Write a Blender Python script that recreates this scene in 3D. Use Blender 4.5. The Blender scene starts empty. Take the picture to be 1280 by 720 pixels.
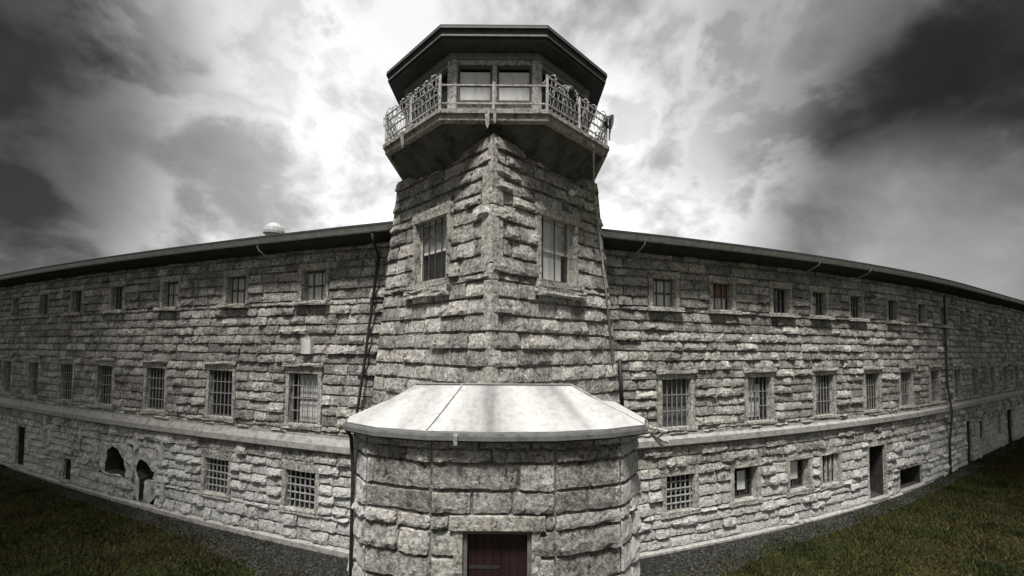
import bpy, math, random
import numpy as np
from mathutils import Vector, Matrix
random.seed(7)
rng = np.random.default_rng(11)
scene = bpy.context.scene
COL = scene.collection
EYE = 5.6

# ------------------------------------------------------------------ materials
def nt(name):
    m = bpy.data.materials.new(name); m.use_nodes = True
    n = m.node_tree.nodes; l = m.node_tree.links
    return m, n, l, n['Principled BSDF']

def noise(n, l, co, scale, detail=6, rough=.6, dist=0.0):
    x = n.new('ShaderNodeTexNoise'); x.inputs['Scale'].default_value = scale
    x.inputs['Detail'].default_value = detail; x.inputs['Roughness'].default_value = rough
    x.inputs['Distortion'].default_value = dist
    l.new(co, x.inputs['Vector']); return x.outputs['Fac']

def ramp(n, l, src, stops):
    r = n.new('ShaderNodeValToRGB'); e = r.color_ramp.elements
    while len(e) < len(stops): e.new(.5)
    for el, (p, c) in zip(e, stops):
        el.position = p; el.color = (c if len(c) == 4 else (*c, 1))
    l.new(src, r.inputs['Fac']); return r.outputs['Color']

def mix(n, l, mode, fac, a, b):
    m = n.new('ShaderNodeMix'); m.data_type = 'RGBA'; m.blend_type = mode
    for s, v in ((m.inputs[0], fac), (m.inputs[6], a), (m.inputs[7], b)):
        if hasattr(v, 'links'): l.new(v, s)
        elif isinstance(v, (int, float)): s.default_value = v
        else: s.default_value = (*v, 1)
    return m.outputs[2]

def math_(n, l, op, a, b=0.0, c=None, clamp=False):
    m = n.new('ShaderNodeMath'); m.operation = op; m.use_clamp = clamp
    for i, v in enumerate((a, b, c)):
        if v is None: continue
        if hasattr(v, 'links'): l.new(v, m.inputs[i])
        else: m.inputs[i].default_value = v
    return m.outputs[0]

def bump(n, l, h, strength, dist, b):
    x = n.new('ShaderNodeBump'); x.inputs['Strength'].default_value = strength
    x.inputs['Distance'].default_value = dist
    l.new(h, x.inputs['Height']); l.new(x.outputs['Normal'], b.inputs['Normal'])

def gpos(n):
    return n.new('ShaderNodeNewGeometry').outputs['Position']

def stone_mat(name, lo, hi, wash=None, tone_amt=1.0, limex=None):
    """rock faced limestone: grey sandstone tones per stone, grain, lichen, dark specks and old peeling limewash"""
    m, n, l, b = nt(name)
    co = gpos(n)
    at = n.new('ShaderNodeAttribute'); at.attribute_name = 'tone'
    base = ramp(n, l, at.outputs['Fac'], [(0, lo), (.55, tuple((x+y)/2 for x, y in zip(lo, hi))), (1, hi)])
    blot = noise(n, l, co, 2.3, 5, .65, .4)
    grain = noise(n, l, co, 16, 7, .78, .3)
    c = mix(n, l, 'MULTIPLY', .85, base, ramp(n, l, blot, [(.3, (.5, .49, .47)), (.5, (1.0, .98, .95)), (.68, (1.4, 1.39, 1.35))]))
    c = mix(n, l, 'MULTIPLY', .9, c, ramp(n, l, grain, [(.36, (.2, .2, .2)), (.5, (1.0, 1.0, 1.0)), (.64, (1.85, 1.85, 1.82))]))
    ch = noise(n, l, co, 7, 8, .78, 1.0)
    c = mix(n, l, 'MIX', ramp(n, l, ch, [(.53, (0, 0, 0)), (.62, (.85, .85, .85))]), c, (.58, .53, .51))
    # dark specks and lichen
    sp = noise(n, l, co, 7.3, 8, .8, .8)
    c = mix(n, l, 'MIX', ramp(n, l, sp, [(.55, (0, 0, 0)), (.61, (.9, .9, .9))]), c, (.035, .033, .031))
    # pink and green tinge
    ti = noise(n, l, co, .9, 3)
    c = mix(n, l, 'MULTIPLY', .35, c, ramp(n, l, ti, [(.35, (1.0, .93, .9)), (.5, (1, 1, 1)), (.65, (.95, .98, .88))]))
    if wash:
        z0, z1, amt = wash
        sep = n.new('ShaderNodeSeparateXYZ'); l.new(co, sep.inputs[0])
        mr = n.new('ShaderNodeMapRange'); l.new(sep.outputs['Z'], mr.inputs[0])
        mr.inputs[1].default_value = z0; mr.inputs[2].default_value = z1
        mr.inputs[3].default_value = amt; mr.inputs[4].default_value = 0
        wn = noise(n, l, co, 5.5, 8, .8, .6)
        wn2 = noise(n, l, co, .8, 3, .5)
        s = math_(n, l, 'ADD', math_(n, l, 'MULTIPLY', wn, .75), math_(n, l, 'MULTIPLY', wn2, .35))
        s = math_(n, l, 'ADD', s, math_(n, l, 'MULTIPLY', mr.outputs[0], .35))
        f = ramp(n, l, s, [(.77, (0, 0, 0)), (.81, (1, 1, 1))])
        c = mix(n, l, 'MIX', f, c, mix(n, l, 'MULTIPLY', 1, (.68, .675, .65), ramp(n, l, grain, [(.36, (.3, .3, .3)), (.5, (1, 1, 1))])))
        c = mix(n, l, 'MIX', ramp(n, l, noise(n, l, co, 8.5, 8, .8, .8), [(.56, (0, 0, 0)), (.62, (.9, .9, .9))]), c, (.05, .048, .045))
    if limex:
        sep = n.new('ShaderNodeSeparateXYZ'); l.new(co, sep.inputs[0])
        ax = math_(n, l, 'ABSOLUTE', math_(n, l, 'ADD', sep.outputs['X'], -limex[0]))
        mr = n.new('ShaderNodeMapRange'); l.new(ax, mr.inputs[0])
        mr.inputs[1].default_value = limex[1]; mr.inputs[2].default_value = limex[2]
        mr.inputs[3].default_value = 0; mr.inputs[4].default_value = .27
        wn = noise(n, l, co, 6, 8, .8, 1.2)
        s = math_(n, l, 'ADD', wn, mr.outputs[0])
        f = ramp(n, l, s, [(.68, (0, 0, 0)), (.76, (1, 1, 1))])
        c = mix(n, l, 'MIX', f, c, (.7, .69, .67))
    l.new(c, b.inputs['Base Color']); b.inputs['Roughness'].default_value = .92
    b.inputs['Specular IOR Level'].default_value = .15
    h = math_(n, l, 'ADD', math_(n, l, 'MULTIPLY', noise(n, l, co, 13, 8, .75, .5), 1.0), math_(n, l, 'MULTIPLY', grain, .5))
    bump(n, l, h, 1.0, .07, b)
    return m

def plain(name, col, rough=.7, nscale=8, var=.5, spec=.3, bmp=.02, streak=False, metal=0):
    m, n, l, b = nt(name)
    co = gpos(n)
    if streak:
        mp = n.new('ShaderNodeMapping'); mp.inputs['Scale'].default_value = (1, 1, .12); l.new(co, mp.inputs[0]); src = mp.outputs[0]
    else: src = co
    f = noise(n, l, src, nscale, 7, .7, .3)
    lo = tuple(max(0, 1-var) for _ in range(3)); hi = tuple(1+var*.5 for _ in range(3))
    c = mix(n, l, 'MULTIPLY', 1.0, col, ramp(n, l, f, [(.32, lo), (.5, (1, 1, 1)), (.7, hi)]))
    l.new(c, b.inputs['Base Color']); b.inputs['Roughness'].default_value = rough
    b.inputs['Specular IOR Level'].default_value = spec; b.inputs['Metallic'].default_value = metal
    if bmp: bump(n, l, noise(n, l, co, nscale*3, 6, .7), .7, bmp, b)
    return m

M = {}
M['stone_left'] = stone_mat('stone_left', (.22, .217, .21), (.54, .533, .515), wash=(2.2, 3.4, .85))
M['stone_right'] = stone_mat('stone_right', (.23, .227, .218), (.55, .543, .52), wash=(1.8, 3.8, .8))
M['stone_tower'] = stone_mat('stone_tower', (.25, .246, .236), (.58, .572, .55))
M['stone_porch'] = stone_mat('stone_porch', (.24, .237, .228), (.54, .532, .51), limex=(-.3, 1.7, 2.05))
M['mortar'] = stone_mat('mortar', (.19, .187, .18), (.27, .266, .255))
M['dressed'] = stone_mat('dressed', (.46, .455, .43), (.5, .495, .47))
M['shaded_cheek'] = plain('shaded_cheek', (.06, .058, .054), .95, 9, .6, .1, .03)  # shade of the deep recesses is put into this colour
M['bar_dull'] = plain('bar_dull', (.28, .28, .27), .7, 12, .5, .3, .0)
M['band'] = plain('band', (.36, .35, .33), .9, 6, .5, .15, .02)
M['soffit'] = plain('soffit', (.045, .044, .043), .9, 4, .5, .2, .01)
M['slate'] = plain('slate', (.05, .05, .052), .7, 14, .5, .3, .02)
M['gutter'] = plain('gutter', (.5, .5, .5), .55, 5, .4, .4, .0)
M['fascia'] = plain('fascia', (.05, .05, .05), .6, 7, .5, .35, .008)
M['trim'] = plain('trim', (.2, .2, .2), .6, 7, .4, .35, .0)
M['pipe'] = plain('pipe', (.03, .03, .03), .6, 9, .5, .4, .0)
M['rust_white'] = plain('rust_white', (.38, .375, .36), .75, 16, .95, .3, .01)
M['bar'] = plain('bar', (.36, .36, .35), .7, 12, .7, .35, .0)
M['sash'] = plain('sash', (.6, .59, .57), .7, 15, .6, .3, .005)
M['sash_dark'] = plain('sash_dark', (.08, .075, .07), .7, 15, .5, .3, .005)
M['pale_panel'] = plain('pale_panel', (.58, .58, .57), .85, 5, .45, .2, .0, True)
M['curtain'] = plain('curtain', (.2, .11, .07), .9, 9, .6, .1, .0, True)
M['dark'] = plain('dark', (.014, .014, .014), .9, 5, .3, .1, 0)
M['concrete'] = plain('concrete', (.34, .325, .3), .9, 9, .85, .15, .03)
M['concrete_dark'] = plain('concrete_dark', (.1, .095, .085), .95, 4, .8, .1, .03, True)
M['plaster'] = plain('plaster', (.5, .49, .46), .9, 7, .8, .15, .04)
M['brown_door'] = plain('brown_door', (.02, .0075, .0075), .6, 6, .5, .4, .004, True)
M['door_frame'] = plain('door_frame', (.14, .135, .125), .7, 9, .5, .3, .004)
M['vent_metal'] = plain('vent_metal', (.42, .42, .42), .5, 5, .25, .5, 0)
M['glow_lamp'] = plain('glow_lamp', (.75, .75, .72), .4, 5, .2, .5, 0)

def glass_mat(name, col, rough):
    m, n, l, b = nt(name); co = gpos(n)
    f = noise(n, l, co, 7, 5, .6)
    c = mix(n, l, 'MULTIPLY', 1, col, ramp(n, l, f, [(.35, (.5, .5, .5)), (.65, (1.4, 1.4, 1.4))]))
    l.new(c, b.inputs['Base Color']); b.inputs['Roughness'].default_value = rough
    b.inputs['IOR'].default_value = 1.5; return m
M['glass'] = glass_mat('glass', (.02, .02, .021), .12)
M['glass_pale'] = glass_mat('glass_pale', (.3, .3, .3), .3)
M['glass_grey'] = glass_mat('glass_grey', (.1, .1, .1), .3)

def roof_metal():
    m, n, l, b = nt('roof_metal'); co = n.new('ShaderNodeTexCoord').outputs['Object']
    sep = n.new('ShaderNodeSeparateXYZ'); l.new(co, sep.inputs[0])
    # rain streaks that fan down the slope from the tower corner
    ang = math_(n, l, 'DIVIDE', math_(n, l, 'ADD', sep.outputs['X'], .41), math_(n, l, 'ADD', 6.6, math_(n, l, 'MULTIPLY', sep.outputs['Z'], -1.0)))
    cx = n.new('ShaderNodeCombineXYZ'); l.new(math_(n, l, 'MULTIPLY', ang, 3.4), cx.inputs[0]); l.new(math_(n, l, 'MULTIPLY', sep.outputs['Z'], .3), cx.inputs[1])
    f = noise(n, l, cx.outputs[0], 1.0, 4, .5, .3)
    # darker towards the middle, below the corner
    mid = n.new('ShaderNodeMapRange'); l.new(math_(n, l, 'ABSOLUTE', math_(n, l, 'ADD', sep.outputs['X'], .3)), mid.inputs[0])
    mid.inputs[1].default_value = .2; mid.inputs[2].default_value = 1.5; mid.inputs[3].default_value = .12; mid.inputs[4].default_value = -.05
    s = math_(n, l, 'ADD', f, mid.outputs[0])
    c = ramp(n, l, s, [(.38, (.5, .5, .495)), (.55, (.4, .4, .395)), (.72, (.2, .2, .195))])
    f2 = noise(n, l, co, 9, 7, .7, .4)
    c = mix(n, l, 'MULTIPLY', .6, c, ramp(n, l, f2, [(.3, (.55, .55, .53)), (.55, (1.05, 1.05, 1.04))]))
    sp = noise(n, l, co, 22, 3, .6)
    c = mix(n, l, 'MIX', ramp(n, l, sp, [(.7, (0, 0, 0)), (.76, (.6, .6, .6))]), c, (.25, .24, .22))
    l.new(c, b.inputs['Base Color']); b.inputs['Roughness'].default_value = .75; b.inputs['Specular IOR Level'].default_value = .2
    bump(n, l, noise(n, l, co, 3, 4, .5), .25, .04, b)
    return m
M['roof_metal'] = roof_metal()

def ground_mat():
    m, n, l, b = nt('lawn_soil'); co = gpos(n)
    f = noise(n, l, co, .5, 6, .65, .5); g = noise(n, l, co, 14, 6, .75)
    c = ramp(n, l, f, [(.35, (.022, .026, .01)), (.52, (.035, .036, .014)), (.62, (.05, .034, .016)), (.72, (.028, .034, .012))])
    c = mix(n, l, 'MULTIPLY', .9, c, ramp(n, l, g, [(.3, (.4, .4, .4)), (.7, (1.5, 1.5, 1.5))]))
    l.new(c, b.inputs['Base Color']); b.inputs['Roughness'].default_value = 1; b.inputs['Specular IOR Level'].default_value = .05
    bump(n, l, g, 1, .06, b); return m
M['ground'] = ground_mat()

def grass_mat():
    m, n, l, b = nt('grass_blades'); co = gpos(n)
    at = n.new('ShaderNodeAttribute'); at.attribute_name = 'tone'
    f = noise(n, l, co, .55, 5, .65, .6)
    c = ramp(n, l, f, [(.34, (.014, .019, .007)), (.5, (.048, .056, .02)), (.6, (.062, .05, .024)), (.7, (.034, .044, .014))])
    c = mix(n, l, 'MULTIPLY', 1, c, ramp(n, l, at.outputs['Fac'], [(0, (.35, .35, .35)), (.7, (1.1, 1.1, 1.05)), (1, (2.0, 1.9, 1.5))]))
    l.new(c, b.inputs['Base Color']); b.inputs['Roughness'].default_value = .9; b.inputs['Specular IOR Level'].default_value = .08
    return m
M['grass'] = grass_mat()

def gravel_mat(name, k):
    m, n, l, b = nt(name); co = gpos(n)
    at = n.new('ShaderNodeAttribute'); at.attribute_name = 'tone'
    v = n.new('ShaderNodeTexVoronoi'); v.inputs['Scale'].default_value = 16; l.new(co, v.inputs['Vector'])
    c = ramp(n, l, noise(n, l, co, 18, 5, .7), [(.3, (.03*k,)*3), (.5, (.09*k, .09*k, .085*k)), (.72, (.22*k, .215*k, .2*k))])
    c = mix(n, l, 'MULTIPLY', 1, c, ramp(n, l, at.outputs['Fac'], [(0, (.5,)*3), (1, (1.6,)*3)]))
    l.new(c, b.inputs['Base Color']); b.inputs['Roughness'].default_value = .95; b.inputs['Specular IOR Level'].default_value = .1
    bump(n, l, v.outputs['Distance'], 1, .04, b); return m
M['gravel'] = gravel_mat('gravel', .3)
M['pebble'] = gravel_mat('pebble', .5)

# ------------------------------------------------------------------ object helpers
def tag(o, label=None, category=None, group=None, kind=None):
    for k, v in (('label', label), ('category', category), ('group', group), ('kind', kind)):
        if v: o[k] = v
    return o

def empty(name, loc, label, category, group=None):
    o = bpy.data.objects.new(name, None); COL.objects.link(o); o.location = loc
    o.empty_display_size = .3
    return tag(o, label, category, group)

def put(name, me, parent=None):
    o = bpy.data.objects.new(name, me); COL.objects.link(o)
    if parent is not None:
        o.parent = parent
        # geometry is written in world coordinates: undo the parent's placement
        o.matrix_parent_inverse = Matrix.Translation(parent.location).inverted() if parent.type == 'EMPTY' and parent.parent is None else Matrix.Identity(4)
    return o

def mesh_np(name, V, Fq, mats, parent=None, tone=None, smooth=False):
    """V (n,3), Fq (m,k) all faces with k corners"""
    me = bpy.data.meshes.new(name)
    k = Fq.shape[1]
    me.vertices.add(len(V)); me.vertices.foreach_set('co', np.ascontiguousarray(V, dtype=np.float32).ravel())
    me.loops.add(len(Fq)*k); me.loops.foreach_set('vertex_index', Fq.astype(np.int32).ravel())
    me.polygons.add(len(Fq)); me.polygons.foreach_set('loop_start', np.arange(0, len(Fq)*k, k, dtype=np.int32))
    me.update(calc_edges=True)
    if tone is not None:
        a = me.attributes.new('tone', 'FLOAT', 'POINT'); a.data.foreach_set('value', tone.astype(np.float32))
    me.polygons.foreach_set('use_smooth', np.full(len(Fq), smooth))
    me.materials.append(mats); me.validate()
    return put(name, me, parent)

class MB:
    def __init__(s): s.v = []; s.f = []
    def add(s, vs, fs):
        o = len(s.v); s.v += [tuple(map(float, v)) for v in vs]; s.f += [tuple(o+i for i in f) for f in fs]
    def box(s, x0, x1, y0, y1, z0, z1):
        s.add([(x, y, z) for z in (z0, z1) for x, y in ((x0, y0), (x1, y0), (x1, y1), (x0, y1))],
              [(3, 2, 1, 0), (4, 5, 6, 7), (0, 1, 5, 4), (1, 2, 6, 5), (2, 3, 7, 6), (3, 0, 4, 7)])
    def obox(s, c, ax, ay, az):  # centre and half axes
        c, ax, ay, az = map(Vector, (c, ax, ay, az))
        s.add([c+i*ax+j*ay+k*az for k in (-1, 1) for i, j in ((-1, -1), (1, -1), (1, 1), (-1, 1))],
              [(3, 2, 1, 0), (4, 5, 6, 7), (0, 1, 5, 4), (1, 2, 6, 5), (2, 3, 7, 6), (3, 0, 4, 7)])
    def bar(s, a, b, w, h=None, up=(0, 0, 1)):
        a, b = Vector(a), Vector(b); d = b-a; L = d.length; d.normalize(); h = h or w
        u = Vector(up)
        if abs(d.dot(u)) > .97: u = Vector((0, 1, 0))
        x = d.cross(u).normalized(); y = x.cross(d).normalized()
        s.obox((a+b)/2, x*w/2, d*L/2, y*h/2)
    def tube(s, pts, r, n=6, closed=False):
        pts = [Vector(p) for p in pts]; m = len(pts); o = len(s.v)
        for i, p in enumerate(pts):
            q = pts[(i+1) % m] if (closed or i < m-1) else p; pr = pts[i-1] if (closed or i > 0) else p
            d = (q-pr).normalized(); u = Vector((0, 0, 1)) if abs(d.z) < .9 else Vector((1, 0, 0))
            x = d.cross(u).normalized(); y = x.cross(d)
            for k in range(n):
                a = 2*math.pi*k/n; s.v.append(tuple(p+x*math.cos(a)*r+y*math.sin(a)*r))
        for i in range(m if closed else m-1):
            for k in range(n):
                a, b = o+i*n, o+((i+1) % m)*n
                s.f.append((a+k, a+(k+1) % n, b+(k+1) % n, b+k))
        if not closed:
            s.f.append(tuple(o+k for k in reversed(range(n)))); s.f.append(tuple(o+(m-1)*n+k for k in range(n)))
    def rings(s, rings, cap0=True, cap1=True):
        o = len(s.v); n = len(rings[0])
        for r in rings: s.v += [tuple(map(float, p)) for p in r]
        for i in range(len(rings)-1):
            for k in range(n):
                a, b = o+i*n, o+(i+1)*n
                s.f.append((a+k, a+(k+1) % n, b+(k+1) % n, b+k))
        if cap0: s.f.append(tuple(o+k for k in reversed(range(n))))
        if cap1: s.f.append(tuple(o+(len(rings)-1)*n+k for k in range(n)))
    def mesh(s, name, mat, smooth=False):
        me = bpy.data.meshes.new(name); me.from_pydata(s.v, [], s.f); me.update()
        me.materials.append(mat); me.polygons.foreach_set('use_smooth', [smooth]*len(me.polygons)); return me
    def build(s, name, mat, parent=None, smooth=False, bevel=0):
        o = put(name, s.mesh(name, mat, smooth), parent)
        if bevel:
            b = o.modifiers.new('b', 'BEVEL'); b.width = bevel; b.segments = 2; b.limit_method = 'ANGLE'
        return o

# ------------------------------------------------------------------ masonry
def masonry(name, S, u0, u1, zlev, holes, lens, P, mat, parent, flip=False, gap=.005, gapz=.016, smooth_share=.2, nv=4, cell=.11, ends=0.0):
    """Courses of single rock-faced stones. S(u, z, off) -> xyz arrays. holes: (ua, ub, za, zb) rects left out."""
    VV, FF, TT = [], [], []; base = 0
    zl = np.array(zlev)
    for ci in range(len(zl)-1):
        za, zb = zl[ci], zl[ci+1]; h = zb-za
        blocked = sorted((a, b) for a, b, c, d in holes if c < zb-.02 and d > za+.02)
        free = []; cur = u0
        for a, b in blocked:
            if a > cur+.03: free.append((cur, a))
            cur = max(cur, b)
        if cur < u1-.03: free.append((cur, u1))
        for fa, fb in free:
            L = fb-fa; k = max(1, int(round(L/rng.uniform(lens[0], lens[1])/1.0)))
            w = rng.uniform(.55, 1.45, k); w = w/w.sum()*L
            edges = fa+np.concatenate([[0], np.cumsum(w)])
            for i in range(k):
                a, b = edges[i]+gap/2, edges[i+1]-gap/2
                if b-a < .03: continue
                jl = min(.02, h*.08); lo, hi = za+gapz/2+rng.uniform(-.3*jl, jl), zb-gapz/2+rng.uniform(-jl, .3*jl)
                nu = int(min(9, max(2, round((b-a)/cell))))
                us = np.concatenate([[0, .03], np.linspace(.03, .97, nu+1)[1:-1], [.97, 1]])
                pv = np.concatenate([[0, .04], np.linspace(.04, .92, nv)[1:-1], [.92, 1]])
                nU, nV = len(us), len(pv)
                jz = rng.normal(0, .004); 
                uu = a+(b-a)*us[None, :]+np.zeros((nV, 1)); zz = lo+(hi-lo)*pv[:, None]+np.zeros((1, nU))
                smooth = rng.random() < smooth_share
                p = P*rng.choice([rng.uniform(.35, .8), rng.uniform(.8, 1.7)])*(.25 if smooth else 1)
                prof = np.interp(pv, [0, .04, .25, .6, .92, 1], [0, .85, 1.0, .62, .22, 0])[:, None]
                hp = np.interp(us, [0, .03, .15, .85, .97, 1], [0, .7, 1, 1, .7, 0])[None, :]
                n_ = rng.uniform(.6, 1.25, (nV, nU))
                # a few rough chips run along the stone
                n_ = .6*n_+.4*np.roll(n_, 1, 1)
                off = p*prof*hp*(n_ if not smooth else .8+.2*n_)+(-.02 if False else 0)
                inner = (prof*hp) > 0
                uu = uu+np.where(inner, rng.normal(0, .012, uu.shape), 0); zz = zz+np.where(inner, rng.normal(0, .010, zz.shape), 0)
                off = np.where(inner, off, -.03)
                XYZ = S(uu.ravel(), zz.ravel(), off.ravel())
                VV.append(XYZ); TT.append(np.full(nU*nV, np.clip(rng.normal(.5, .34), 0, 1)))
                ii = np.arange((nV-1)*(nU-1)); r, c_ = ii//(nU-1), ii % (nU-1); q = base+r*nU+c_
                F = np.stack([q, q+1, q+nU+1, q+nU], 1)
                FF.append(F[:, ::-1] if flip else F); base += nU*nV
    return mesh_np(name, np.concatenate(VV), np.concatenate(FF), mat, parent, np.concatenate(TT))

def backing(S, us, zs, holes, off, mb, flip=False):
    """mortar face behind the stones, with the openings left out"""
    us = sorted(set([round(float(u), 4) for u in us]+[round(x, 4) for h in holes for x in h[:2] if us[0] < x < us[-1]]))
    zs = sorted(set([round(float(z), 4) for z in zs]+[round(x, 4) for h in holes for x in h[2:] if zs[0] < x < zs[-1]]))
    uu, zz = np.meshgrid(us, zs); V = S(uu.ravel(), zz.ravel(), np.full(uu.size, off)); nU = len(us); F = []
    for j in range(len(zs)-1):
        for i in range(nU-1):
            um, zm = (us[i]+us[i+1])/2, (zs[j]+zs[j+1])/2
            if any(a < um < b and c < zm < d for a, b, c, d in holes): continue
            q = j*nU+i; F.append((q, q+1, q+nU+1, q+nU) if not flip else (q+nU, q+nU+1, q+1, q))
    mb.add([tuple(v) for v in V], F)

def levels(brk, h):
    out = []
    for a, b in zip(brk[:-1], brk[1:]):
        k = max(1, int(round((b-a)/h))); out += [a+(b-a)*i/k for i in range(k)]
    return out+[brk[-1]]

# ------------------------------------------------------------------ window kits (local: x across, y out of the wall is -y, z up from the sill)
def kit_plain(w, h, jamb, lint, sill, mull, bars, hood=False, dark=False, depth=.2, sill_out=.08, bar_m='bar', meet=None, rows=2):
    """returns a list of (name, mesh) : first the sash (the window itself), then its parts"""
    d = depth; out = []
    s = MB(); fw = .05; y0, y1 = d-.06, d-.015
    for x0, x1, z0, z1 in ((-w/2, -w/2+fw, 0, h), (w/2-fw, w/2, 0, h), (-w/2+fw, w/2-fw, 0, fw), (-w/2+fw, w/2-fw, h-fw, h), (-w/2+fw, w/2-fw, h*.5-.025, h*.5+.025)):
        s.box(x0, x1, y0, y1, z0, z1)
    for k in range(1, mull+1):
        x = -w/2+w*k/(mull+1); s.box(x-.012, x+.012, y0+.008, y1-.008, fw, h-fw)
    out.append(('window', s.mesh('window', M['sash_dark' if dark else 'sash'])))
    g = MB(); g.box(-w/2, w/2, d-.012, d, 0, h); out.append(('pane', g.mesh('pane', M['glass'])))
    j = MB()
    j.box(-w/2-jamb, -w/2, -.02, d+.01, 0, h); out.append(('jamb', j.mesh('jamb', M['dressed'])))
    j = MB(); j.box(w/2, w/2+jamb, -.02, d+.01, 0, h); out.append(('jamb', j.mesh('jamb', M['dressed'])))
    t = MB(); t.box(-w/2-jamb-.02, w/2+jamb+.02, -.03, d+.012, h, h+lint)
    if hood: t.box(-w/2-jamb-.06, w/2+jamb+.06, -.1, -.03, h+lint-.09, h+lint+.01)
    out.append(('lintel', t.mesh('lintel', M['dressed'])))
    q = MB(); q.box(-w/2-jamb-.05, w/2+jamb+.05, -sill_out, d+.012, -sill, 0); out.append(('sill', q.mesh('sill', M['dressed'])))
    if bars:
        nv_, nh_, r = bars; b = MB(); yb = d*.4
        for k in range(nv_):
            x = -w/2+w*(k+.5)/nv_; b.box(x-r, x+r, yb-r, yb+r, 0, h)
        for k in range(nh_):
            z = h*(k+1)/(nh_+1); b.box(-w/2, w/2, yb-r*1.6, yb+r*.9, z-r*.9, z+r*.9)
        out.append(('grille', b.mesh('grille', M[bar_m])))
    return out

def kit(*a, **k):
    o = kit_plain(*a, **k)
    return [(n_, rough_mesh(me, .007, 2) if n_ in ('jamb', 'lintel', 'sill') else me) for n_, me in o]

def rough_mesh(me, amt, cuts=3):
    import bmesh
    bm = bmesh.new(); bm.from_mesh(me)
    bmesh.ops.subdivide_edges(bm, edges=bm.edges[:], cuts=cuts, use_grid_fill=True)
    for v in bm.verts:
        v.co += Vector((random.gauss(0, amt), random.gauss(0, amt), random.gauss(0, amt)))
    bm.to_mesh(me); bm.free(); return me

def place_kit(k, parent, pos, rz, label=None, extra=None):
    """the window is a part of its building; sill, lintel, pane ... are sub-parts"""
    root = None
    for name, me in k:
        o = bpy.data.objects.new(name, me); COL.objects.link(o)
        if root is None:
            root = o; o.parent = parent; o.matrix_parent_inverse = Matrix.Translation(parent.location).inverted()
            o.location = pos; o.rotation_euler = (0, 0, rz)
            if label: o['label'] = label
        else: o.parent = root
    for name, me in (extra or []):
        o = bpy.data.objects.new(name, me); COL.objects.link(o); o.parent = root
    return root

def panel(name, x0, x1, z0, z1, y, mat):
    b = MB(); b.box(x0, x1, y-.01, y, z0, z1); return (name, b.mesh(name, M[mat]))

# ------------------------------------------------------------------ the wings: gently bowed fronts
def depth_left(t): return 10.08+.333*t+.00405*t*t
def depth_right(t): return np.where(t < 20, 10.55+.297*t+.0081*t*t, 10.55+.297*20+.0081*400+.621*(t-20))

class Front:
    def __init__(s, side, f, tmax):
        s.side = side; t = np.linspace(0, tmax, 900); y = f(t); x = side*t
        s.t = t; s.x = x; s.y = y
        s.u = np.concatenate([[0], np.cumsum(np.hypot(np.diff(x), np.diff(y)))])
        tx, ty = np.gradient(x, s.u), np.gradient(y, s.u)
        nx, ny = -ty, tx
        sg = np.where(ny > 0, -1, 1); s.nx = nx*sg; s.ny = ny*sg; s.tx = tx; s.ty = ty
        s.umax = s.u[-1]
    def U(s, t): return float(np.interp(t, s.t, s.u))
    def S(s, u, z, off):
        u = np.clip(u, 0, s.umax)
        x = np.interp(u, s.u, s.x)+np.interp(u, s.u, s.nx)*off; y = np.interp(u, s.u, s.y)+np.interp(u, s.u, s.ny)*off
        return np.stack([np.where(s.side*x < .01, s.side*.01, x), y, z+0*x], 1)
    def at(s, t, z, off=0):
        return Vector(s.S(np.array([s.U(t)]), np.array([z]), np.array([off]))[0])
    def rot(s, t):
        u = s.U(t); nx, ny = np.interp(u, s.u, s.nx), np.interp(u, s.u, s.ny)
        return math.atan2(nx, -ny)   # local -y looks out along the normal

def sweep(front, u0, u1, step, prof, mb):
    """extrude a closed (off, z) profile along the front"""
    us = np.linspace(u0, u1, max(2, int((u1-u0)/step))); rings = []
    for u in us:
        V = front.S(np.full(len(prof), u), np.array([p[1] for p in prof]), np.array([p[0] for p in prof])); rings.append(V)
    mb.rings(rings)

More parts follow.
